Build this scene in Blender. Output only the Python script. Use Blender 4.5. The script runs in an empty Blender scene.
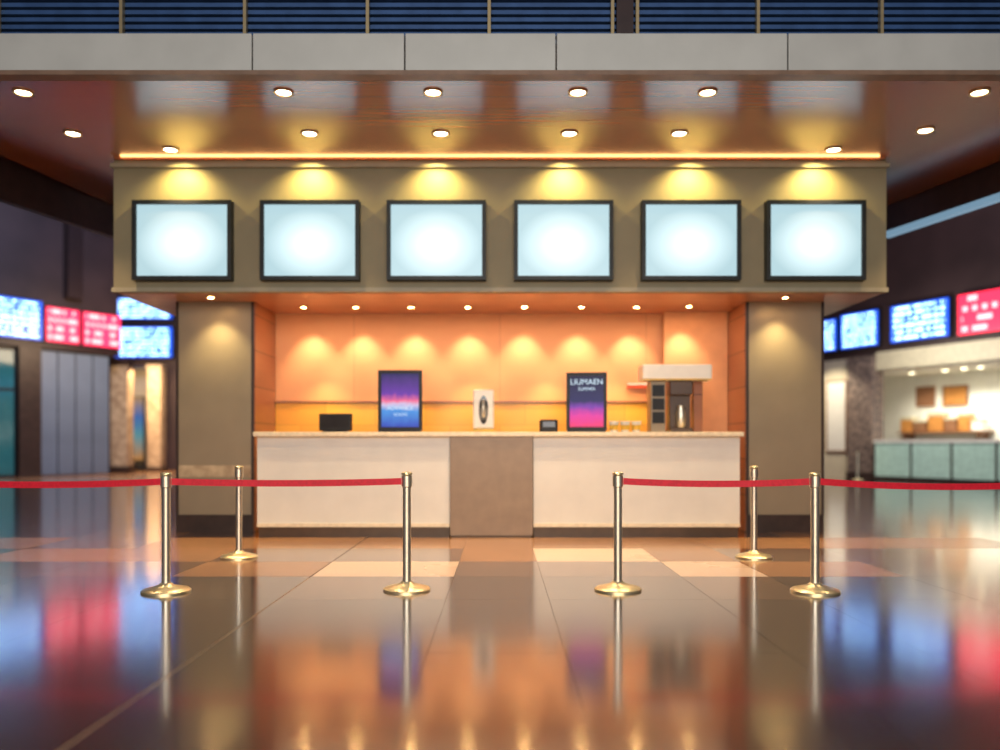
import bpy, bmesh, math, random
from mathutils import Vector, Matrix
random.seed(4)
scene = bpy.context.scene
try:
    scene.view_settings.view_transform = 'Standard'
    scene.view_settings.look = 'None'
except Exception: pass
COL = scene.collection

# ------------------------------------------------------------------ materials
def newmat(name):
    m = bpy.data.materials.new(name); m.use_nodes = True
    nt = m.node_tree; b = nt.nodes['Principled BSDF']
    return m, nt, b
def pm(name, c, rough=.5, metal=0, var=.12, scale=6, stretch=(1,1,1), bump=0, coat=0, spec=.5, c2=None, emit=None, es=0):
    m, nt, b = newmat(name)
    tc = nt.nodes.new('ShaderNodeTexCoord'); mp = nt.nodes.new('ShaderNodeMapping')
    mp.inputs['Scale'].default_value = stretch
    nz = nt.nodes.new('ShaderNodeTexNoise'); nz.inputs['Scale'].default_value = scale; nz.inputs['Detail'].default_value = 5
    mx = nt.nodes.new('ShaderNodeMix'); mx.data_type = 'RGBA'
    if c2 is None: c2 = tuple(v*(1-var*2) for v in c)
    mx.inputs[6].default_value = (*c2, 1); mx.inputs[7].default_value = (*c, 1)
    rp = nt.nodes.new('ShaderNodeMapRange'); rp.inputs[1].default_value = .35; rp.inputs[2].default_value = .65
    nt.links.new(tc.outputs['Object'], mp.inputs[0]); nt.links.new(mp.outputs[0], nz.inputs['Vector'])
    nt.links.new(nz.outputs['Fac'], rp.inputs[0]); nt.links.new(rp.outputs[0], mx.inputs[0])
    nt.links.new(mx.outputs[2], b.inputs['Base Color'])
    b.inputs['Roughness'].default_value = rough; b.inputs['Metallic'].default_value = metal
    b.inputs['Coat Weight'].default_value = coat; b.inputs['Coat Roughness'].default_value = .12
    b.inputs['Specular IOR Level'].default_value = spec
    if bump:
        bp = nt.nodes.new('ShaderNodeBump'); bp.inputs['Strength'].default_value = bump
        nt.links.new(nz.outputs['Fac'], bp.inputs['Height']); nt.links.new(bp.outputs[0], b.inputs['Normal'])
    if emit:
        b.inputs['Emission Color'].default_value = (*emit, 1); b.inputs['Emission Strength'].default_value = es
    return m
def glowmat(name, c, s):
    m, nt, b = newmat(name)
    b.inputs['Base Color'].default_value = (.02,.02,.02,1)
    b.inputs['Emission Color'].default_value = (*c,1); b.inputs['Emission Strength'].default_value = s
    return m
def planks(name, c, c2, rough, pw, ax='y', coat=.3, seam=.25, cior=1.5, cr=.15):
    """wood planks, pw wide, running across axis ax"""
    m, nt, b = newmat(name); N = nt.nodes.new; L = nt.links.new
    tc = N('ShaderNodeTexCoord'); sp = N('ShaderNodeSeparateXYZ'); L(tc.outputs['Object'], sp.inputs[0])
    src = sp.outputs['XYZ'.index(ax.upper())]
    dv = N('ShaderNodeMath'); dv.operation='DIVIDE'; L(src, dv.inputs[0]); dv.inputs[1].default_value = pw
    fl = N('ShaderNodeMath'); fl.operation='FLOOR'; L(dv.outputs[0], fl.inputs[0])
    wn = N('ShaderNodeTexWhiteNoise'); wn.noise_dimensions='1D'; L(fl.outputs[0], wn.inputs['W'])
    mp = N('ShaderNodeMapping'); st=[1.2,1.2,1.2]; st['xyz'.index(ax)] = 22; mp.inputs['Scale'].default_value = st
    L(tc.outputs['Object'], mp.inputs[0])
    nz = N('ShaderNodeTexNoise'); nz.inputs['Scale'].default_value=1; nz.inputs['Detail'].default_value=6; L(mp.outputs[0], nz.inputs['Vector'])
    ad = N('ShaderNodeMath'); ad.operation='ADD'; L(wn.outputs['Value'], ad.inputs[0]); L(nz.outputs['Fac'], ad.inputs[1])
    hf = N('ShaderNodeMath'); hf.operation='MULTIPLY'; hf.inputs[1].default_value=.5; L(ad.outputs[0], hf.inputs[0])
    mx = N('ShaderNodeMix'); mx.data_type='RGBA'; mx.inputs[6].default_value=(*c2,1); mx.inputs[7].default_value=(*c,1); L(hf.outputs[0], mx.inputs[0])
    fr = N('ShaderNodeMath'); fr.operation='FRACT'; L(dv.outputs[0], fr.inputs[0])
    lt = N('ShaderNodeMath'); lt.operation='LESS_THAN'; lt.inputs[1].default_value=.035; L(fr.outputs[0], lt.inputs[0])
    sm = N('ShaderNodeMath'); sm.operation='MULTIPLY'; sm.inputs[1].default_value=1-seam; L(lt.outputs[0], sm.inputs[0])
    m2 = N('ShaderNodeMix'); m2.data_type='RGBA'; m2.inputs[7].default_value=(*[v*.25 for v in c2],1)
    L(sm.outputs[0], m2.inputs[0]); L(mx.outputs[2], m2.inputs[6]); L(m2.outputs[2], b.inputs['Base Color'])
    b.inputs['Roughness'].default_value=rough; b.inputs['Coat Weight'].default_value=coat; b.inputs['Coat Roughness'].default_value=cr
    b.inputs['Coat IOR'].default_value=cior
    return m
def gridpanels(name, c, c2, bw, bh, rough=.5, mortar=.012, md=.55):
    m, nt, b = newmat(name); N = nt.nodes.new; L = nt.links.new
    tc = N('ShaderNodeTexCoord'); mp = N('ShaderNodeMapping'); mp.inputs['Rotation'].default_value=(math.pi/2,0,0)
    L(tc.outputs['Object'], mp.inputs[0])
    br = N('ShaderNodeTexBrick'); br.offset=0.5; br.inputs['Scale'].default_value=1
    br.inputs['Brick Width'].default_value=bw; br.inputs['Row Height'].default_value=bh; br.inputs['Mortar Size'].default_value=mortar
    br.inputs['Color1'].default_value=(*c,1); br.inputs['Color2'].default_value=(*c2,1); br.inputs['Mortar'].default_value=(*[v*md for v in c2],1)
    L(mp.outputs[0], br.inputs['Vector'])
    L(br.outputs['Color'], b.inputs['Base Color']); b.inputs['Roughness'].default_value=rough
    return m
def textsign(name, bg, fg, rows, dens, s, thr=.47):
    """backlit sign face with rows of lettering too small to read"""
    m, nt, b = newmat(name); N = nt.nodes.new; L = nt.links.new
    tc = N('ShaderNodeTexCoord'); sp = N('ShaderNodeSeparateXYZ'); L(tc.outputs['Generated'], sp.inputs[0])
    def math_(op, a, v=None, b2=None):
        n = N('ShaderNodeMath'); n.operation = op
        if a is not None: L(a, n.inputs[0])
        if b2 is not None: L(b2, n.inputs[1])
        elif v is not None: n.inputs[1].default_value = v
        return n.outputs[0]
    v = math_('MULTIPLY', sp.outputs[2], rows); row = math_('FLOOR', v); fr = math_('FRACT', v)
    u = math_('MULTIPLY', sp.outputs[0], dens); uc = math_('FLOOR', u)
    r7 = math_('MULTIPLY', row, 7.31)
    cb = N('ShaderNodeCombineXYZ'); L(uc, cb.inputs[0]); L(r7, cb.inputs[1])
    wn = N('ShaderNodeTexWhiteNoise'); wn.noise_dimensions='2D'; L(cb.outputs[0], wn.inputs['Vector'])
    on = math_('GREATER_THAN', wn.outputs['Value'], thr)
    a = math_('GREATER_THAN', fr, .28); a2 = math_('LESS_THAN', fr, .8)
    e1 = math_('GREATER_THAN', sp.outputs[0], .05); e2 = math_('LESS_THAN', sp.outputs[0], .95)
    e3 = math_('GREATER_THAN', sp.outputs[2], .05); e4 = math_('LESS_THAN', sp.outputs[2], .95)
    f = on
    for q in (a, a2, e1, e2, e3, e4): f = math_('MULTIPLY', f, None, q)
    mx = N('ShaderNodeMix'); mx.data_type='RGBA'; mx.inputs[6].default_value=(*bg,1); mx.inputs[7].default_value=(*fg,1)
    L(f, mx.inputs[0]); L(mx.outputs[2], b.inputs['Emission Color']); b.inputs['Emission Strength'].default_value=s
    b.inputs['Base Color'].default_value=(.02,.02,.03,1); b.inputs['Roughness'].default_value=.3
    return m
def rampface(name, stops, s, axis=2):
    m, nt, b = newmat(name); N = nt.nodes.new; L = nt.links.new
    tc = N('ShaderNodeTexCoord'); sp = N('ShaderNodeSeparateXYZ'); L(tc.outputs['Generated'], sp.inputs[0])
    nz = N('ShaderNodeTexNoise'); nz.inputs['Scale'].default_value=5; L(tc.outputs['Generated'], nz.inputs['Vector'])
    k = N('ShaderNodeMath'); k.operation='MULTIPLY_ADD'; k.inputs[1].default_value=.16; L(nz.outputs['Fac'], k.inputs[0]); L(sp.outputs[axis], k.inputs[2])
    k2 = N('ShaderNodeMath'); k2.operation='SUBTRACT'; k2.inputs[1].default_value=.08; L(k.outputs[0], k2.inputs[0])
    cr = N('ShaderNodeValToRGB'); L(k2.outputs[0], cr.inputs[0])
    el = cr.color_ramp.elements
    el[0].position=stops[0][0]; el[0].color=(*stops[0][1],1); el[1].position=stops[-1][0]; el[1].color=(*stops[-1][1],1)
    for p,c in stops[1:-1]:
        e = el.new(p); e.color=(*c,1)
    L(cr.outputs[0], b.inputs['Emission Color']); b.inputs['Emission Strength'].default_value=s
    b.inputs['Base Color'].default_value=(.015,.015,.02,1); b.inputs['Roughness'].default_value=.4
    b.inputs['Specular IOR Level'].default_value=.25
    return m
def screenface():
    m, nt, b = newmat('backlit_panel'); N = nt.nodes.new; L = nt.links.new
    tc = N('ShaderNodeTexCoord'); mp = N('ShaderNodeMapping'); mp.inputs['Location'].default_value=(-.5*2,0,-.45*2.0); mp.inputs['Scale'].default_value=(2.0,0,2.0)
    L(tc.outputs['Generated'], mp.inputs[0])
    gr = N('ShaderNodeTexGradient'); gr.gradient_type='SPHERICAL'; L(mp.outputs[0], gr.inputs[0])
    cr = N('ShaderNodeValToRGB'); L(gr.outputs['Fac'], cr.inputs[0]); el = cr.color_ramp.elements
    el[0].position=0; el[0].color=(.42,.62,.68,1); el[1].position=.85; el[1].color=(1,1,1,1)
    e = el.new(.40); e.color=(.66,.87,.92,1)
    L(cr.outputs[0], b.inputs['Emission Color']); b.inputs['Emission Strength'].default_value=1.1
    b.inputs['Base Color'].default_value=(.03,.03,.03,1); b.inputs['Roughness'].default_value=.3
    return m

M = {}
M['olive'] = pm('olive_plaster', (.26,.225,.135), .6, var=.04, scale=3)
M['olive_edge'] = pm('olive_edge', (.34,.31,.22), .5, var=.05)
M['taupe'] = pm('taupe_panel', (.30,.24,.165), .42, metal=.15, var=.05, scale=2)
M['darkbrown'] = pm('dark_brown', (.045,.025,.02), .4, var=.2)
M['jamb'] = planks('jamb_wood', (.42,.16,.065), (.30,.10,.045), .35, .5, 'z')
M['ceil'] = planks('ceiling_wood', (.46,.125,.03), (.26,.062,.018), .22, .30, 'y', coat=1, cior=1.9, cr=.2)
M['soffit'] = planks('soffit_wood', (.58,.27,.16), (.45,.19,.11), .3, .25, 'y')
M['peach'] = gridpanels('peach_panels', (.76,.36,.165), (.73,.34,.155), 2.2, 1.4, mortar=.006, md=.8)
M['dado'] = gridpanels('wood_blocks', (.98,.52,.06), (.92,.42,.05), .75, .5, rough=.35, mortar=.004, md=.7)
M['peach2'] = pm('peach_plain', (.74,.35,.16), .5, var=.04)
M['cream'] = pm('cream_laminate', (.76,.75,.69), .35, var=.03, scale=3)
M['worktop'] = pm('worktop_stone', (.85,.74,.55), .25, var=.08, scale=20)
M['bronze'] = pm('bronze_panel', (.22,.155,.11), .36, metal=.45, var=.06)
M['kick'] = pm('toe_kick', (.13,.07,.035), .4)
M['fascia'] = pm('fascia_metal', (.52,.53,.50), .45, metal=.1, var=.05, scale=2)
M['lip'] = pm('fascia_lip', (.24,.15,.10), .4)
M['slat'] = pm('blue_slat', (.045,.11,.28), .4, metal=.3)
M['void'] = pm('louver_void', (.004,.008,.02), .8)
M['brass'] = pm('brass', (.62,.48,.26), .35, metal=.8, var=.05)
M['steel'] = pm('brushed_steel', (.78,.71,.58), .33, metal=.9, var=.05, scale=4)
M['gold'] = pm('champagne_base', (.90,.80,.50), .32, metal=.85, var=.05, scale=4)
M['black'] = pm('black_plastic', (.010,.010,.012), .4, spec=.3)
M['blackm'] = pm('black_frame', (.008,.012,.018), .45, spec=.3)
M['belt'] = pm('red_belt', (.72,.008,.03), .6, var=.1, scale=40, bump=.1)
M['screen'] = screenface()
M['lamp'] = glowmat('lamp_lens', (1,.86,.55), 18)
M['lamp2'] = glowmat('lamp_lens_small', (1,.60,.22), 240)
M['trimring'] = pm('lamp_ring', (.7,.5,.3), .3, metal=.6)
M['white'] = pm('white_plastic', (.88,.86,.80), .35, var=.03)
M['darkwall'] = pm('dark_wall', (.055,.030,.030), .6, var=.2, scale=.6)
M['bulk'] = pm('dark_bulkhead', (.035,.017,.016), .45, var=.15)
M['farceil'] = pm('far_ceiling', (.02,.013,.012), .8)
M['bluewall'] = pm('grey_blue_panel', (.17,.22,.30), .4, metal=.1, var=.08, scale=1)
M['ribbon'] = glowmat('cool_light_strip', (.28,.48,.66), .6)
M['teal'] = pm('teal_glass', (.02,.12,.14), .08, var=.1, emit=(.02,.14,.16), es=.2)  # teal tone and a faint glow set in the material itself
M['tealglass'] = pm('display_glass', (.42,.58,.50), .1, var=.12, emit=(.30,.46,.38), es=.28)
M['speckle'] = pm('speckled_stone', (.30,.22,.18), .5, c2=(.05,.04,.045), scale=9)
M['beige'] = pm('beige_wall', (.66,.60,.46), .5, var=.05)
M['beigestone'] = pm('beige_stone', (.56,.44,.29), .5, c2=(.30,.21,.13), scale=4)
M['shopwall'] = pm('shop_wall', (.88,.88,.82), .6, var=.03)
M['awning'] = pm('awning_band', (.60,.54,.38), .5, var=.06)
M['orange'] = pm('orange_wood', (.62,.27,.07), .4)
M['brownbox'] = pm('brown_box', (.30,.14,.07), .5)
M['machine'] = pm('machine_brown', (.10,.06,.04), .35, var=.06)
M['sgn_blue'] = textsign('blue_listing', (.006,.045,.34), (.42,.74,1.0), 7, 44, 4.2, .30)
M['sgn_blue2'] = textsign('blue_listing_large', (.006,.045,.36), (.45,.76,1.0), 6, 34, 4.2, .30)
M['sgn_red'] = textsign('red_listing', (.95,.02,.06), (1,.42,.45), 4, 16, 2.8, .55)
M['sgn_pink'] = textsign('pink_listing', (.90,.025,.09), (1,.42,.42), 4, 14, 2.6, .4)
M['poster1'] = rampface('poster_dusk', [(0,(.02,.06,.50)),(.3,(.06,.30,.75)),(.42,(.65,.55,.80)),(.5,(.9,.15,.30)),(.62,(.14,.03,.40)),(1,(.01,.01,.10))], 1.0)
M['poster2'] = rampface('poster_night', [(0,(.85,.04,.16)),(.22,(.75,.04,.34)),(.4,(.18,.04,.38)),(.52,(.010,.015,.10)),(1,(.003,.006,.04))], 1.1)
M['poster3'] = rampface('poster_teal', [(0,(.6,.25,.05)),(.4,(.1,.35,.4)),(.7,(.02,.15,.5)),(1,(.5,.3,.1))], .7)
M['ink'] = glowmat('pale_lettering', (.65,.85,1), 1.0)
M['redsign'] = pm('red_orange_sign', (.70,.09,.03), .4, emit=(.8,.12,.03), es=.25)
M['yellow'] = pm('yellow_plastic', (.80,.50,.06), .4)
M['greyglass'] = pm('tinted_glass', (.03,.028,.03), .08)

# floor tiles
def floormat(name, c, c2, rough, spec=.35, coat=1):
    m, nt, b = newmat(name); N = nt.nodes.new; L = nt.links.new
    tc = N('ShaderNodeTexCoord')
    nz = N('ShaderNodeTexNoise'); nz.inputs['Scale'].default_value=45; nz.inputs['Detail'].default_value=4; L(tc.outputs['Object'], nz.inputs['Vector'])
    n2 = N('ShaderNodeTexNoise'); n2.inputs['Scale'].default_value=.7; n2.inputs['Detail'].default_value=5; L(tc.outputs['Object'], n2.inputs['Vector'])
    ad = N('ShaderNodeMath'); ad.operation='ADD'; L(nz.outputs['Fac'], ad.inputs[0]); L(n2.outputs['Fac'], ad.inputs[1])
    rg = N('ShaderNodeMapRange'); rg.inputs[1].default_value=.80; rg.inputs[2].default_value=1.20; L(ad.outputs[0], rg.inputs[0])
    mx = N('ShaderNodeMix'); mx.data_type='RGBA'; mx.inputs[6].default_value=(*c2,1); mx.inputs[7].default_value=(*c,1)
    L(rg.outputs[0], mx.inputs[0]); L(mx.outputs[2], b.inputs['Base Color'])
    r2 = N('ShaderNodeMapRange'); r2.inputs[3].default_value=rough*.8; r2.inputs[4].default_value=rough*1.25; L(n2.outputs['Fac'], r2.inputs[0]); L(r2.outputs[0], b.inputs['Roughness'])
    b.inputs['Specular IOR Level'].default_value=spec; b.inputs['Coat Weight'].default_value=coat; b.inputs['Coat Roughness'].default_value=.12; b.inputs['Coat IOR'].default_value=1.65
    return m
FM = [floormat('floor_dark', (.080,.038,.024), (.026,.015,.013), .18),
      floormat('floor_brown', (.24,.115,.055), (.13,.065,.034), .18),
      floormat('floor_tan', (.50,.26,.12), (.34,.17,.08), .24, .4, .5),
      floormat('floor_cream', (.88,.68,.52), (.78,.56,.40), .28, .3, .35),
      pm('floor_joint', (.07,.045,.03), .4), pm('floor_brass_inlay', (.60,.40,.20), .4)]

# ------------------------------------------------------------------ geometry helpers
def add_box(bm, b):
    x0,x1,y0,y1,z0,z1 = b
    vs = [bm.verts.new(p) for p in ((x0,y0,z0),(x1,y0,z0),(x1,y1,z0),(x0,y1,z0),(x0,y0,z1),(x1,y0,z1),(x1,y1,z1),(x0,y1,z1))]
    for f in ((0,3,2,1),(4,5,6,7),(0,1,5,4),(1,2,6,5),(2,3,7,6),(3,0,4,7)): bm.faces.new([vs[i] for i in f])
def add_lathe(bm, cx, cy, prof, seg=32, axis='z'):
    rings = []
    for r,z in prof:
        ring = []
        for i in range(seg):
            a = 2*math.pi*i/seg
            p = (cx+r*math.cos(a), cy+r*math.sin(a), z)
            if axis == 'y': p = (cx+r*math.cos(a), z, cy+r*math.sin(a))
            ring.append(bm.verts.new(p))
        rings.append(ring)
    for a,b in zip(rings, rings[1:]):
        for i in range(seg):
            j=(i+1)%seg; bm.faces.new((a[i],a[j],b[j],b[i]))
    bm.faces.new(rings[0][::-1]); bm.faces.new(rings[-1])
def part(name, mat, boxes=(), lathes=(), parent=None, loc=(0,0,0), rot=0, bevel=0, smooth=False, seg=32, prism=None, tilt=0):
    bm = bmesh.new()
    for b in boxes: add_box(bm, b)
    for l in lathes: add_lathe(bm, *l[:3], seg=seg, axis=(l[3] if len(l)>3 else 'z'))
    if prism:
        pts,z0,z1 = prism
        lo=[bm.verts.new((x,y,z0)) for x,y in pts]; hi=[bm.verts.new((x,y,z1)) for x,y in pts]
        bm.faces.new(lo[::-1]); bm.faces.new(hi); n=len(pts)
        for i in range(n): bm.faces.new((lo[i],lo[(i+1)%n],hi[(i+1)%n],hi[i]))
    bmesh.ops.recalc_face_normals(bm, faces=bm.faces)
    me = bpy.data.meshes.new(name); bm.to_mesh(me); bm.free()
    if smooth:
        for p in me.polygons: p.use_smooth = True
        me.set_sharp_from_angle(angle=math.radians(40))
    me.materials.append(mat)
    o = bpy.data.objects.new(name, me); COL.objects.link(o)
    o.location = loc; o.rotation_euler = (tilt,0,rot)
    if parent: o.parent = parent
    if bevel:
        md = o.modifiers.new('bevel','BEVEL'); md.width=bevel; md.segments=2; md.limit_method='ANGLE'
    return o
def root(name, label, cat, loc=(0,0,0), rot=0, group=None):
    e = bpy.data.objects.new(name, None); e.empty_display_size=.1; COL.objects.link(e)
    e.location=loc; e.rotation_euler=(0,0,rot); return tag(e,label,cat,group)
def tag(o, label, cat, group=None):
    o['label']=label; o['category']=cat
    if group: o['group']=group
    return o
def struct(o): o['kind']='structure'; return o
def wbox(name, b, mat, bevel=0):
    """box in world coords, origin at its base centre"""
    x0,x1,y0,y1,z0,z1=b; cx,cy=(x0+x1)/2,(y0+y1)/2
    return part(name, mat, [(x0-cx,x1-cx,y0-cy,y1-cy,0,z1-z0)], loc=(cx,cy,z0), bevel=bevel)
def sbox(name,b,mat,bevel=0): return struct(wbox(name,b,mat,bevel))
def text(name, s, size, mat, parent, loc, ext=.003):
    cu = bpy.data.curves.new(name,'FONT'); cu.body=s; cu.size=size; cu.extrude=ext; cu.align_x='CENTER'
    t = bpy.data.objects.new(name, cu); COL.objects.link(t); bpy.context.view_layer.update()
    me = bpy.data.meshes.new_from_object(t.evaluated_get(bpy.context.evaluated_depsgraph_get()))
    bpy.data.objects.remove(t)
    o = bpy.data.objects.new(name, me); COL.objects.link(o); me.materials.clear(); me.materials.append(mat)
    o.parent=parent; o.location=loc; o.rotation_euler=(math.pi/2,0,0); return o
def copy_tree(r, loc, rot=None):
    c = r.copy(); COL.objects.link(c); c.location = loc
    if rot is not None: c.rotation_euler = (0,0,rot)
    for ch in [o for o in r.children]:
        k = ch.copy(); COL.objects.link(k); k.parent = c
    return c
def spot(loc, target, power, color, size, blend=.6, rad=.04):
    l = bpy.data.lights.new('spot_lamp','SPOT'); l.energy=power; l.color=color; l.spot_size=math.radians(size); l.spot_blend=blend; l.shadow_soft_size=rad
    o = bpy.data.objects.new('spot_lamp', l); COL.objects.link(o); o.location=loc
    o.rotation_euler = (Vector(target)-Vector(loc)).to_track_quat('-Z','Y').to_euler(); return o
def area(loc, target, power, color, sx, sy, spread=180):
    l = bpy.data.lights.new('area_lamp','AREA'); l.energy=power; l.color=color; l.shape='RECTANGLE'; l.size=sx; l.size_y=sy; l.spread=math.radians(spread)
    o = bpy.data.objects.new('area_lamp', l); COL.objects.link(o); o.location=loc
    o.rotation_euler = (Vector(target)-Vector(loc)).to_track_quat('-Z','Y').to_euler(); return o

# ------------------------------------------------------------------ floor
xs = [-26,-20,-16,-13,-10.6,-9.3,-8.0,-6.8,-5.5,-4.25,-3.0,-1.72,-.42,.38,1.65,2.45,3.7,5.0,6.2,7.5,8.8,10,13,16,20,26]
ys = [-5,-2,.5,3.0,4.9,6.6,7.75,8.75,9.85,11.0,13,16,20,25,30,36,42,47]
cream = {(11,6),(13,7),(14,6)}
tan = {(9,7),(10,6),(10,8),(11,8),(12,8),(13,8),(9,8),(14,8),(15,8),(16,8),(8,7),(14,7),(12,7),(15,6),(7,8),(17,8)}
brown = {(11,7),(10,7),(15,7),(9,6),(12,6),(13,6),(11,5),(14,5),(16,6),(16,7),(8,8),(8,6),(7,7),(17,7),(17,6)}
bm = bmesh.new()
for i in range(len(xs)-1):
    for k in range(len(ys)-1):
        j=.0015
        x0,x1,y0,y1 = xs[i]+j,xs[i+1]-j,ys[k]+j,ys[k+1]-j
        if i==10: x1-=.010
        f = bm.faces.new([bm.verts.new(p) for p in ((x0,y0,0),(x1,y0,0),(x1,y1,0),(x0,y1,0))])
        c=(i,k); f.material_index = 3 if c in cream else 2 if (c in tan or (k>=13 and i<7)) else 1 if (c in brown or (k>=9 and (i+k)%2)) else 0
f = bm.faces.new([bm.verts.new(p) for p in ((xs[0],ys[0],-.003),(xs[-1],ys[0],-.003),(xs[-1],ys[-1],-.003),(xs[0],ys[-1],-.003))]); f.material_index=4
f = bm.faces.new([bm.verts.new(p) for p in ((-1.731,ys[0],-.001),(-1.7215,ys[0],-.001),(-1.7215,7.7,-.001),(-1.731,7.7,-.001))]); f.material_index=5
me = bpy.data.meshes.new('floor'); bm.to_mesh(me); bm.free()
for m_ in FM: me.materials.append(m_)
fl = bpy.data.objects.new('floor', me); COL.objects.link(fl); struct(fl)

# ------------------------------------------------------------------ ceiling slab over the booth
CZ = 4.888
struct(part('ceiling', M['ceil'], prism=([(-7.2,8.61),(7.2,8.61),(6.5,11),(5.94,13.2),(-5.94,13.2),(-6.36,10.8)],CZ,5.25)))
# hanging bulkheads along the ceiling's sides
def strip(name, p, q, th, z0, z1, mat):
    p=Vector(p); q=Vector(q); d=(q-p).normalized(); n=Vector((-d.y,d.x))*th
    return struct(part(name, mat, prism=([tuple(p),tuple(q),tuple(q+n),tuple(p+n)],z0,z1)))
strip('trim_1',(-7.25,8.61),(-5.95,13.2),.12,4.42,5.25,M['bulk'])
strip('trim_2',(7.25,8.61),(5.95,13.2),-.12,4.50,5.25,M['bulk'])
strip('trim_3',(7.23,8.61),(5.93,13.2),-.14,4.42,4.50,M['ribbon'])
# front fascia, panel by panel
sx = [-8.5,-2.47,-.95,.56,2.87,8.5]
for n,(a,b) in enumerate(zip(sx,sx[1:])):
    sbox('trim_%d'%(4+n),(a+.006,b-.006,8.47,8.60,4.93,5.305),M['fascia'],.008)
sbox('trim_20',(-8.5,8.5,8.455,8.60,4.885,4.93),M['lip'])
# louvred clerestory over the fascia
slats=[(-8.5,8.5,8.72,8.80,z,z+.042) for z in [5.32+.075*i for i in range(24)]]
sl = part('wall_louver', M['slat'], slats); struct(sl)
sbox('wall_clerestory',(-8.5,8.5,8.84,8.94,5.305,7.2),M['void'])
for n,x in enumerate([-6.4,-5.13,-3.86,-2.6,-1.35,-.11,1.146,1.40,2.63,3.89,5.2,6.5]):
    sbox('trim_%d'%(30+n),(x-.016,x+.016,8.65,8.715,5.305,7.2),M['brass'])
sbox('trim_50',(1.19,1.36,8.66,8.715,5.305,7.2),M['bulk'])

# ------------------------------------------------------------------ booth
HZ = 3.18
bh = root('bulkhead','olive bulkhead box spanning the top of the ticket booth','bulkhead',(0,11,HZ))
part('body',M['olive'],[(-5.0,5.0,0,2.1,.04,CZ-HZ-.006)],parent=bh)
part('edge_trim',M['olive_edge'],[(-5.02,5.02,-.02,.098,0,.055)],parent=bh)
part('top_trim',M['olive_edge'],[(-5.02,5.02,-.06,-.001,1.60,1.65)],parent=bh)
part('underside',M['soffit'],[(-4.98,4.98,.10,2.0,-.005,.039)],parent=bh)
sbox('wall_back',(-3.38,3.38,12.8,12.95,1.86,HZ-.006),M['peach'])
sbox('wall_dado',(-3.38,3.38,12.79,12.95,0,1.83),M['dado'])
sbox('trim_51',(-3.38,3.38,12.765,12.95,1.83,1.86),M['jamb'])
sbox('wall_left',(-3.62,-3.382,11.74,12.95,0,HZ-.006),M['jamb'])
sbox('wall_right',(3.382,3.62,11.74,12.95,0,HZ-.006),M['jamb'])
sbox('wall_alcove',(2.43,3.375,12.6,12.655,0,HZ-.007),M['peach2'])
for sgn,lab in ((-1,'wide taupe pillar carrying the booth beside the cream counter'),(1,'wide taupe pillar carrying the booth beside the drinks machine end')):
    cx = sgn*3.93
    p = root('pillar',lab,'pillar',(cx,11.72,0))
    part('shaft',M['taupe'],[(-.50,.50,0,1.23,.24,HZ-.007)],parent=p)
    part('plinth',M['darkbrown'],[(-.53,.53,-.015,1.23,0,.24)],parent=p)
    part('corner_trim',M['darkbrown'],[(-.535,-.502,-.01,.05,.24,HZ-.007)],parent=p)
    part('corner_trim',M['darkbrown'],[(.502,.535,-.01,.05,.24,HZ-.007)],parent=p)
    if sgn<0: part('reflection_band',M['beigestone'],[(-.50,.50,-.004,-.0005,.76,.92)],parent=p)  # paler strip put in for reflected light, not a real stone course

# backlit display screens
for i,(a,b) in enumerate(((134,236),(262,361),(388,486),(515,611),(641,738),(763,863))):
    cx=((a+b)/2-500)*11/850
    if i==0:
        r = root('display_screen','blank glowing pale-blue screen in a black frame','screen',(cx,10.93,3.315),group='row of screens on the bulkhead')
        t=.050; H=1.02; w=.635
        part('frame',M['blackm'],[(-w,w,-.06,.069,0,t),(-w,w,-.06,.069,H-t,H),(-w,-w+t,-.06,.069,t,H-t),(w-t,w,-.06,.069,t,H-t)],parent=r)
        part('panel',M['screen'],[(-w+t,w-t,-.02,.069,t,H-t)],parent=r)
        r0=r
    else: copy_tree(r0,(cx,10.93,3.315))

# ------------------------------------------------------------------ downlights
def downlight(label, group, r, ring, lens):
    d = root('downlight',label,'ceiling light',group=group)
    prof=[(r,0),(r*1.25,-.004),(r*1.3,-.015),(r*1.2,-.02),(r*.98,-.012),(r*.97,0)]
    bm = bmesh.new(); seg=28; rings=[]
    for rr,z in prof: rings.append([bm.verts.new((rr*math.cos(2*math.pi*i/seg),rr*math.sin(2*math.pi*i/seg),z)) for i in range(seg)])
    for a,b in zip(rings,rings[1:]+rings[:1]):
        for i in range(seg): k=(i+1)%seg; bm.faces.new((a[i],a[k],b[k],b[i]))
    bmesh.ops.recalc_face_normals(bm,faces=bm.faces)
    me=bpy.data.meshes.new('ring'); bm.to_mesh(me); bm.free(); me.materials.append(ring)
    o=bpy.data.objects.new('ring',me); COL.objects.link(o); o.parent=d
    part('lens',lens,lathes=[(0,0,[(r*.96,-.001),(r*.96,-.006),(r*.7,-.014),(r*.2,-.018)])],parent=d,smooth=True)
    return d
pos = [(-4.98,8.88),(-2.26,8.88),(-.70,8.88),(.815,8.88),(2.17,8.88),(5.01,8.88),
       (-5.05,10.05),(-2.25,10.05),(-.70,10.05),(.82,10.05),(2.12,10.05),(4.98,9.95),(-4.11,10.6),(4.16,10.6)]
d0 = downlight('round recessed downlight glowing warm in the wooden ceiling','downlights in the wooden ceiling',.08,M['trimring'],M['lamp'])
for i,(x,y) in enumerate(pos):
    if i==0: d0.location=(x,y,CZ)
    else: copy_tree(d0,(x,y,CZ))
    spot((x,y,CZ-.04),(x,y,0),190,(1,.68,.38),80)
spx=[-2.8,-2.06,-1.27,-.46,.35,1.16,1.95,2.68]
d1 = downlight('small warm downlight in the booth soffit','downlights in the booth soffit',.042,M['trimring'],M['lamp2'])
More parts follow.
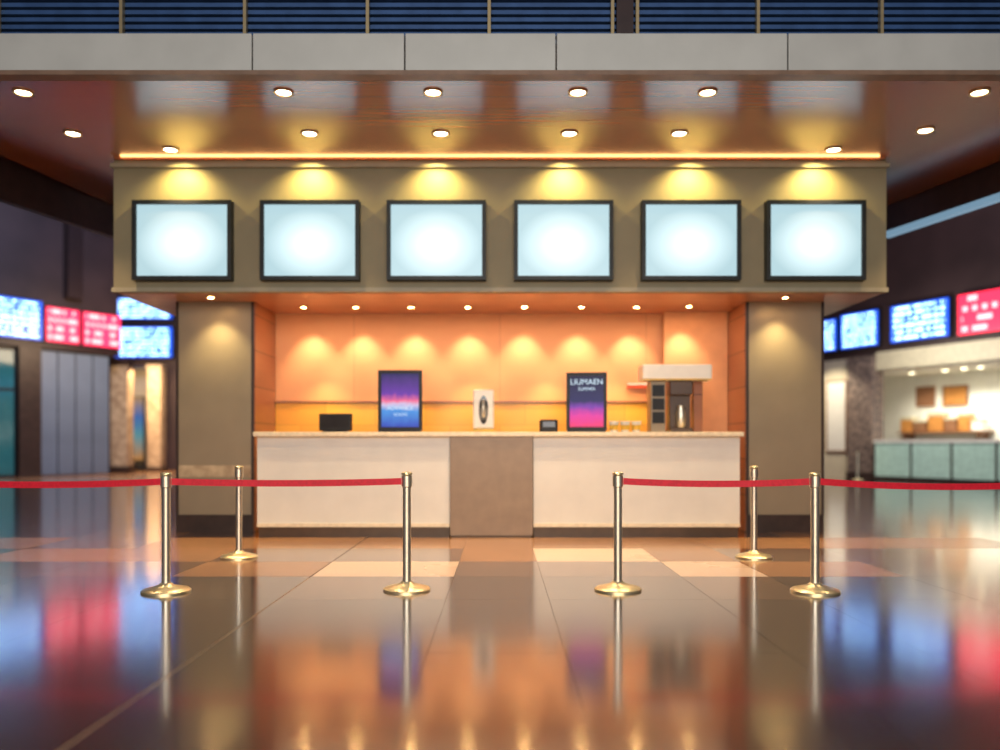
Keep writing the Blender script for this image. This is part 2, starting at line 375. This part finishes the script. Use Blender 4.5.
for i,x in enumerate(spx):
    yf = 12.12 if x<2.4 else 12.05
    if i==0: d1.location=(x,yf,HZ-.005)
    else: copy_tree(d1,(x,yf,HZ-.005))
    yw = 12.27 if x>2.4 else 12.45
    spot((x,yw,HZ-.04),(x,yw+.30,1.9),74,(1,.78,.50),78,.8,.02)
for x in (-3.85,3.80):
    copy_tree(d1,(x,11.32,HZ-.005))['label']='small warm downlight above a taupe pillar'
    spot((x,11.43,HZ-.05),(x,11.65,1.0),95,(1,.78,.36),95,.9,.03)
# scallops over each screen
for a in (-4.08,-2.44,-.82,.82,2.45,4.06):
    spot((a,10.68,CZ-.04),(a,11.02,4.1),95,(1,.74,.24),130,.9,.03)

# ------------------------------------------------------------------ counter
CT=1.31
def cabinet(label,x0,x1,y0,body,kick=True):
    cx=(x0+x1)/2; w=(x1-x0)/2
    r=root('counter_cabinet',label,'counter',(cx,y0,0))
    if kick:
        part('body',body,[(-w,w,0,.68,.15,CT)],parent=r,bevel=.004)
        part('toe_kick',M['kick'],[(-w+.01,w-.01,.05,.66,0,.15)],parent=r)
        part('bottom_rail',M['worktop'],[(-w,w,-.012,-.0005,.13,.175)],parent=r)
    else:
        part('body',body,[(-w,w,0,.72,.02,CT)],parent=r,bevel=.004)
        part('foot',M['kick'],[(-w+.02,w-.02,.03,.70,0,.02)],parent=r)
cabinet('long cream laminate counter cabinet with dark toe kick',-3.17,-.655,11.09,M['cream'])
cabinet('bronze-brown counter front panel between two cream cabinets',-.65,.43,11.05,M['bronze'],False)
cabinet('long cream laminate counter cabinet below the drinks machine',.435,3.13,11.09,M['cream'])
tag(wbox('worktop',(-3.2,3.16,11.0,11.86,CT,1.37),M['worktop'],.008),'thin beige stone worktop running along the counter','worktop')
WT=1.37
r=root('card_terminal','small black card terminal box on the worktop','terminal',(-2.2,11.35,WT))
part('body',M['black'],[(-.215,.215,-.02,.10,.02,.25)],parent=r,bevel=.012)
part('screen',M['greyglass'],[(-.18,.18,-.024,-.0205,.06,.22)],parent=r)
part('base',M['black'],[(-.16,.16,-.05,.15,0,.019)],parent=r,bevel=.004)
def poster(label,x,y,rot,w,h,face,lines):
    r=root('poster_stand',label,'poster display',(x,y,WT),rot)
    part('base',M['black'],[(-w*.95,w*.95,-.10,.12,0,.025)],parent=r,bevel=.006)
    t=.045
    part('frame',M['black'],[(-w,w,-.03,.03,.026,.026+t),(-w,w,-.03,.03,h-t,h),(-w,-w+t,-.03,.03,.026+t,h-t),(w-t,w,-.03,.03,.026+t,h-t)],parent=r)
    part('poster',face,[(-w+t,w-t,-.012,.028,.026+t,h-t)],parent=r)
    for s,sz,z in lines: text('lettering',s,sz,M['ink'],r,(0,-.016,z))
poster('black framed poster stand with a blue and pink dusk scene',-1.335,11.38,0,.295,.83,M['poster1'],[('ADVANCE',.075,.30),('TICKETS',.05,.22)])
poster('black framed poster stand with dark blue and crimson film poster',1.16,11.38,math.radians(-7),.27,.80,M['poster2'],[('LIUMAEN',.105,.64),('SUMMER',.06,.56)])
r=root('soap_dispenser','white upright dispenser with dark oval window on yellow base','dispenser',(-.22,11.4,WT))
part('housing',M['white'],[(-.14,.14,-.07,.07,.045,.57)],parent=r,bevel=.025)
part('base',M['yellow'],[(-.15,.15,-.09,.09,0,.045)],parent=r,bevel=.008)
o=part('window',M['greyglass'],lathes=[(0,0,[(.05,-.003),(.062,0)],'y')],parent=r,loc=(0,-.0715,.30),smooth=True); o.scale=(1,1,3.1)
part('spout',M['steel'],lathes=[(0,-.0985,[(.012,.20),(.02,.21),(.02,.42),(.012,.43)])],parent=r,smooth=True)
r=root('ticket_printer','small black ticket printer on the worktop','printer',(.65,11.36,WT))
part('body',M['black'],[(-.12,.12,-.07,.09,0,.17)],parent=r,bevel=.02)
part('screen',M['bluewall'],[(-.08,.08,-.074,-.0705,.07,.14)],parent=r)
cup0=None
for i,x in enumerate((1.515,1.663,1.810)):
    if not cup0:
        c=root('paper_cup','small white paper cup with yellow band on the worktop','cup',(x,11.3,WT),group='cups beside the drinks machine')
        part('body',M['white'],lathes=[(0,0,[(.048,0),(.066,.13),(.070,.135),(.070,.145),(.060,.146),(.05,.06)])],parent=c,smooth=True)
        part('sleeve',M['yellow'],lathes=[(0,0,[(.0545,.03),(.0640,.095),(.066,.095),(.0565,.03)])],parent=c,smooth=True)
        cup0=c
    else: copy_tree(cup0,(x,11.3,WT))
r=root('drinks_machine','drinks dispensing machine with white canopy and black urn','drinks machine',(2.37,11.45,WT))
part('canopy',M['white'],[(-.48,.44,-.20,.20,.69,.90)],parent=r,bevel=.02)
part('canopy_lip',M['yellow'],[(-.47,.43,-.205,-.2005,.69,.71)],parent=r)
part('cabinet',M['taupe'],[(-.36,-.16,-.12,.18,.0,.69)],parent=r,bevel=.01)
for z in (.12,.30,.48): part('tap_panel',M['black'],[(-.34,-.18,-.13,-.1205,z,z+.15)],parent=r)
part('urn',M['machine'],[(-.10,.20,-.12,.18,0,.06),(-.09,.19,-.02,.18,.06,.69),(-.10,.20,-.12,.18,.50,.69)],parent=r,bevel=.01)
part('jug',M['steel'],lathes=[(.05,-.07,[(.05,.061),(.07,.09),(.07,.26),(.045,.33),(.05,.36)])],parent=r,smooth=True)
part('side_panel',M['jamb'],[(.24,.36,.0,.17,0,.69)],parent=r,bevel=.008)
r=root('wall_sign','small red and white sign plate on the peach wall','sign',(2.07,12.78,2.05))
part('plate',M['redsign'],[(-.16,.16,-.02,.019,0,.08)],parent=r,bevel=.005)
part('stripe',M['white'],[(-.155,.155,-.024,-.0205,.052,.078)],parent=r)

# ------------------------------------------------------------------ stanchions and belts
HP=.976
def make_stanchion():
    r=root('stanchion','brass and steel barrier post with round domed base','stanchion',group='queue barrier posts')
    part('base',M['gold'],lathes=[(0,0,[(.195,0),(.195,.014),(.18,.026),(.12,.042),(.06,.058),(.045,.075)])],parent=r,smooth=True,seg=48)
    part('pole',M['steel'],lathes=[(0,0,[(.036,.0755),(.034,.09),(.034,.85)])],parent=r,smooth=True)
    part('belt_head',M['steel'],lathes=[(0,0,[(.034,.8505),(.044,.856),(.044,.945),(.036,.95)])],parent=r,smooth=True)
    part('cap',M['gold'],lathes=[(0,0,[(.030,.9505),(.046,.956),(.046,.968),(.034,HP),(.01,HP+.004)])],parent=r,smooth=True)
    return r
posts=[(-2.73,6.95),(-.77,7.03),(.975,7.03),(2.575,6.95),(-2.785,9.07),(2.71,9.07),(-5.1,7.15),(5.2,7.3)]
s0=make_stanchion()
for i,(x,y) in enumerate(posts):
    if i==0: s0.location=(x,y,0)
    else: copy_tree(s0,(x,y,0))
def belt(i,k,sag,label):
    a=Vector(posts[i]); b=Vector(posts[k]); d=(b-a).normalized(); a=a+d*.046; b=b-d*.046; n=Vector((-d.y,d.x))*.003
    bm=bmesh.new(); N=24; prev=None; mid=(a+b)/2
    for q in range(N+1):
        t=q/N; p=a+(b-a)*t-mid; z=.90-sag*4*t*(1-t)
        cur=[bm.verts.new((p.x+s*n.x,p.y+s*n.y,z+h)) for s,h in ((-1,-.027),(1,-.027),(1,.027),(-1,.027))]
        if prev:
            for e in range(4): bm.faces.new((prev[e],prev[(e+1)%4],cur[(e+1)%4],cur[e]))
        else: bm.faces.new(cur[::-1])
        prev=cur
    bm.faces.new(prev); bmesh.ops.recalc_face_normals(bm,faces=bm.faces)
    me=bpy.data.meshes.new('barrier_belt'); bm.to_mesh(me); bm.free(); me.materials.append(M['belt'])
    o=bpy.data.objects.new('barrier_belt',me); COL.objects.link(o); o.location=(mid.x,mid.y,0)
    tag(o,label,'barrier belt','queue barrier belts')
belt(6,0,.03,'red webbing belt leading to the end barrier post')
belt(0,1,.015,'red webbing belt stretched between two barrier posts')
belt(2,3,.02,'red webbing belt stretched between two barrier posts')
belt(3,7,.05,'red webbing belt leading to the end barrier post')

# ------------------------------------------------------------------ hall side, left (angled shop front)
class Frame:
    def __init__(s,o,ang): s.o=Vector((*o,0)); s.a=ang
    def at(s,u,v,z=0): return s.o+Vector((u*math.cos(s.a)-v*math.sin(s.a),u*math.sin(s.a)+v*math.cos(s.a),z))
    def box(s,name,b,mat,bevel=0):
        x0,x1,y0,y1,z0,z1=b; cx,cy=(x0+x1)/2,(y0+y1)/2
        return part(name,mat,[(x0-cx,x1-cx,y0-cy,y1-cy,0,z1-z0)],loc=s.at(cx,cy,z0),rot=s.a,bevel=bevel)
    def sbox(s,*a,**k): return struct(s.box(*a,**k))
def sign(F,u0,u1,v,z0,z1,face,label,group):
    r=root('lightbox_sign',label,'illuminated sign',F.at((u0+u1)/2,v,z0),F.a,group)
    w=(u1-u0)/2; h=z1-z0
    part('housing',M['black'],[(-w,w,.05,.2,0,h)],parent=r)
    part('sign_face',face,[(-w+.04,w-.04,0,.0495,.05,h-.05)],parent=r)
LF=Frame((-18.2,31),math.radians(58))
LF.sbox('wall_hall_left',(-8,4.68,0,.4,4.86,13),M['darkwall'])
LF.sbox('trim_60',(2.35,2.95,-.35,-.001,6.9,13),M['bulk'])
LF.sbox('trim_61',(-8,4.68,-.12,-.001,4.86,5.08),M['bulk'])
LF.sbox('wall_hall_pier',(.61,1.44,-.1,.4,0,4.859),M['darkbrown'])
for n,(a,b) in enumerate(((-1.8,-.6),(-.6,.6))):
    r=root('glass_door','tall dark glass door with teal panes','door',LF.at((a+b)/2,.1),LF.a)
    part('glass',M['teal'],[(a-(a+b)/2+.08,b-(a+b)/2-.08,0,.05,.1,4.7)],parent=r)
    w=(b-a)/2
    part('frame',M['black'],[(-w,-w+.08,-.02,.08,0,4.85),(w-.08,w,-.02,.08,0,4.85),(-w+.08,w-.08,-.02,.08,4.7,4.85),(-w+.08,w-.08,-.02,.08,0,.1),(-w+.08,w-.08,-.02,.08,3.2,3.3)],parent=r)
LF.sbox('wall_hall_front',(-8,-1.82,0,.4,0,4.859),M['darkbrown'])
for n in range(4):
    a=1.46+n*.72; r=root('sliding_panel','tall grey-blue sliding shutter panel','shutter',LF.at(a+.35,.05),LF.a,'row of sliding shutter panels')
    part('leaf',M['bluewall'],[(-.335,.335,0,.08,.05,4.8)],parent=r,bevel=.01)
    part('edge_rail',M['black'],[(.336,.358,-.02,.08,0,4.85)],parent=r)
g='listing signs along the dark shop front'
sign(LF,-3.2,-1.5,-.25,5.1,6.65,M['sgn_blue'],'blue and white lit listing sign on the dark wall',g)
sign(LF,-1.4,1.42,-.25,5.1,6.65,M['sgn_blue'],'blue and white lit listing sign on the dark wall',g)
sign(LF,1.52,2.90,-.25,5.1,6.50,M['sgn_pink'],'pink-red lit listing sign on the dark wall',g)
sign(LF,3.0,4.66,-.25,5.1,6.50,M['sgn_pink'],'pink-red lit listing sign on the dark wall',g)
FW=Frame((0,40),0)
FW.sbox('wall_far_left',(-24,-17.6,0,.4,0,13),M['darkwall'])
FW.sbox('wall_far_header',(-17.6,-16.4,0,.4,4.9,13),M['darkwall'])
FW.sbox('wall_far',(-16.4,16,0,.4,0,13),M['darkwall'])
FW.sbox('wall_far_recess',(-17.9,-16.1,1.2,1.4,0,4.9),M['beige'])
sign(FW,-18.0,-15.3,-.3,7.06,8.1,M['sgn_blue2'],'blue and white lit listing sign, upper of two','lit signs on the far wall')
sign(FW,-18.0,-15.3,-.3,5.25,6.76,M['sgn_blue'],'blue and white lit listing sign, lower of two','lit signs on the far wall')
r=root('pillar','warm beige stone pillar at the end of the shutters','pillar',(-16.1,36.2,0))
part('shaft',M['beigestone'],[(-.36,.36,-.3,.3,.3,4.55)],parent=r); part('plinth',M['darkbrown'],[(-.4,.4,-.34,.34,0,.3)],parent=r); part('capital',M['darkbrown'],[(-.4,.4,-.34,.34,4.55,4.85)],parent=r)
r=root('pillar','warm brown stone pillar beside the far doorway','pillar',(-15.75,39,0))
part('shaft',M['beigestone'],[(-.3,.3,-.3,.3,.2,4.6)],parent=r); part('plinth',M['darkbrown'],[(-.34,.34,-.34,.34,0,.2)],parent=r); part('capital',M['taupe'],[(-.34,.34,-.34,.34,4.6,4.85)],parent=r)
r=root('poster_board','free-standing poster board in teal and orange','poster board',(-16.9,39.3,0))
part('board',M['poster3'],[(-.42,.42,-.04,.04,.5,3.4)],parent=r); part('frame',M['black'],[(-.48,-.43,-.06,.06,.1,3.45),(.43,.48,-.06,.06,.1,3.45),(-.43,.43,-.06,.06,3.4,3.45),(-.5,.5,-.25,.25,0,.1)],parent=r)

# ------------------------------------------------------------------ hall side, right (open kiosk)
RF=Frame((15.0,25.5),math.atan2(-.9001,.4355))
KC=3.78
RF.sbox('wall_hall_right',(-12,6,0,.3,4.3,13),M['darkwall'])
RF.sbox('trim_62',(-4.38,6,-.10,-.001,KC,4.4),M['awning'])
RF.sbox('wall_kiosk_end',(-12,-5.49,0,.4,0,4.299),M['beige'])
RF.sbox('wall_kiosk_back',(-8.0,6,3.2,3.4,0,KC),M['shopwall'])
RF.sbox('wall_kiosk_side',(-8.0,-7.8,.41,3.19,0,KC-.001),M['shopwall'])
RF.sbox('ceiling_kiosk',(-8.0,6,.41,3.4,KC+.001,KC+.1),M['shopwall'])
r=root('pillar','speckled dark stone pillar beside the open kiosk','pillar',RF.at(-4.93,-.02),RF.a)
part('shaft',M['speckle'],[(-.54,.54,-.25,.3,.25,4.29)],parent=r); part('plinth',M['darkbrown'],[(-.56,.56,-.28,.32,0,.25)],parent=r)
r=root('notice_board','pale notice board on the beige kiosk end wall','notice board',RF.at(-6.15,-.06,1.0),RF.a)
part('board',M['white'],[(-.42,.42,0,.059,0,2.5)],parent=r); part('frame',M['brownbox'],[(-.47,-.42,-.02,.059,-.05,2.55),(.42,.47,-.02,.059,-.05,2.55),(-.42,.42,-.02,.059,2.5,2.55),(-.42,.42,-.02,.059,-.05,0)],parent=r)
g='listing signs above the kiosk'
sign(RF,-1.23,1.4,-.25,4.56,5.9,M['sgn_red'],'bright red lit listing sign above the kiosk',g)
sign(RF,-3.69,-1.50,-.25,4.60,5.90,M['sgn_blue2'],'blue and white lit listing sign above the kiosk',g)
sign(RF,-5.81,-4.17,-.25,4.60,5.90,M['sgn_blue'],'blue and white lit listing sign above the kiosk',g)
sign(RF,-7.6,-5.99,-.25,4.60,5.82,M['sgn_blue2'],'blue and white lit listing sign above the kiosk',g)
for n in range(4):
    a=-4.15+n*1.45
    r=root('display_cabinet','glazed pale teal display cabinet with white top','display cabinet',RF.at(a+.72,-.45),RF.a,'row of kiosk display cabinets')
    part('glass',M['tealglass'],[(-.69,.69,0,.55,.15,1.27)],parent=r)
    part('plinth',M['darkbrown'],[(-.72,.72,.03,.58,0,.149)],parent=r)
    part('stile',M['darkbrown'],[(-.72,-.691,-.02,.58,.15,1.27)],parent=r)
    part('stile',M['darkbrown'],[(.691,.72,-.02,.58,.15,1.27)],parent=r)
    part('top',M['white'],[(-.72,.72,-.05,.62,1.271,1.36)],parent=r)
r=root('wall_shelf','dark brown wall shelf holding small goods boxes','shelf',RF.at(-4.0,2.85,1.62),RF.a)
part('board',M['brownbox'],[(-1.7,1.7,-.3,.34,0,.06)],parent=r)
part('bracket',M['brownbox'],[(-1.5,-1.42,-.25,.34,-.2,-.001)],parent=r)
part('bracket',M['brownbox'],[(1.42,1.5,-.25,.34,-.2,-.001)],parent=r)
for u,w,h,m in ((-5.4,.22,.55,'orange'),(-4.85,.25,.42,'brownbox'),(-4.2,.28,.70,'orange'),(-3.6,.22,.5,'brownbox'),(-3.1,.2,.66,'orange'),(-2.6,.2,.4,'white')):
    r=root('ware_box','small %s goods box on the kiosk shelf'%{'orange':'orange','brownbox':'brown','white':'white'}[m],'box',RF.at(u,2.85,1.68),RF.a)
    part('body',M[m],[(-w,w,-.2,.2,0,h*.8)],parent=r,bevel=.02); part('lid',M['awning'],[(-w-.01,w+.01,-.21,.21,h*.8+.001,h)],parent=r,bevel=.01)
for u,w,z0,z1,m in ((-4.95,.38,2.62,3.35,'brownbox'),(-3.75,.48,2.60,3.32,'orange'),(-1.6,.4,2.6,3.3,'orange')):
    r=root('picture_frame','%s framed picture on the white kiosk wall'%('orange' if m=='orange' else 'brown'),'picture',RF.at(u,3.13,z0),RF.a)
    h=z1-z0; part('picture',M[m],[(-w+.06,w-.06,0,.069,.06,h-.06)],parent=r)
    part('frame',M['brownbox'],[(-w,w,-.02,.069,0,.06),(-w,w,-.02,.069,h-.06,h),(-w,-w+.06,-.02,.069,.06,h-.06),(w-.06,w,-.02,.069,.06,h-.06)],parent=r)
d2 = downlight('bright round downlight in the kiosk ceiling','kiosk ceiling downlights',.13,M['white'],M['lamp'])
for i,(u,v) in enumerate(((-4.6,2.0),(-3.3,2.0),(-2.6,2.0),(-2.0,2.0),(-.6,2.0))):
    p=RF.at(u,v,KC)
    if i==0: d2.location=p
    else: copy_tree(d2,p)
    spot(p-Vector((0,0,.05)),(p.x,p.y,0),230,(1,.93,.76),140,.8,.1)
s2=copy_tree(s0,tuple(RF.at(-4.2,-1.2))); s2['label']='lone barrier post beside the kiosk'

# closing shell
sbox('ceiling_hall',(-26,26,13.6,42,13,13.3),M['farceil'])
sbox('wall_outer_left',(-26.3,-26,-5,42,0,13),M['darkwall'])
sbox('wall_outer_right',(26,26.3,-5,42,0,13),M['darkwall'])

# ------------------------------------------------------------------ light
w=bpy.data.worlds.new('hall_ambient'); scene.world=w; w.use_nodes=True
w.node_tree.nodes['Background'].inputs[0].default_value=(.62,.66,.85,1); w.node_tree.nodes['Background'].inputs[1].default_value=.16
l=area((0,-4,5.2),(0,10,2.4),760,(.97,.95,.92),9,3)  # added frontal fill from behind the camera, no fixture
area((0,-3,1.8),(0,9.8,CZ),330,(1,.74,.50),8,1.5)  # added low fill tilted up to warm the wooden ceiling
# added lamps without fixtures: one glows the ceiling's rear edge, one fills the booth
l=area((0,10.965,4.838),(0,10.5,5.05),15,(1,.50,.16),9.8,.04); l.data.specular_factor=0
l=area((0,12.1,HZ-.02),(0,12.3,0),18,(1,.62,.32),6.4,.5); l.data.specular_factor=.2
for x in (-2.6,-1.5,-.4,.7,1.7): spot((x,12.3,2.3),(x,12.79,1.50),22,(1,.74,.30),90,.9,.05)  # added spots, no fixtures, to make the wood dado glow
p=RF.at(-6.2,-2.0,4.5); spot(p,RF.at(-6.2,0,1.5),420,(1,.85,.6),90)
p=RF.at(-1.5,-2.5,4.2); l=area(p,RF.at(-1.5,3.2,1.8),130,(1,.94,.82),4,1); l.data.specular_factor=.1  # added fill brightening the kiosk from the hall side
l=area((-15.5,37,4.6),(-15.5,38.5,0),480,(1,.66,.36),3,2); l.data.specular_factor=.1  # added warm fill for the floor at the far opening
l=area((-13.5,31,5.5),(-16,36,1.5),280,(1,.70,.42),3,2); l.data.specular_factor=.1
area((-10,24,11),(-19,34,3),1300,(.60,.68,1),5,3)  # added cool fill from high above the left shop front
area((10,18,11),(18,28,4),700,(.85,.75,.85),5,3)  # added fill from high above the right shop front

# ------------------------------------------------------------------ camera
cam=bpy.data.cameras.new('camera'); co=bpy.data.objects.new('camera',cam); COL.objects.link(co)
co.location=(0,0,1.2); co.rotation_euler=(math.pi/2,0,0)
cam.sensor_width=36; cam.lens=30.6; cam.shift_y=.07; cam.clip_end=200
cam.dof.use_dof=True; cam.dof.focus_distance=7.6; cam.dof.aperture_fstop=.45
scene.camera=co
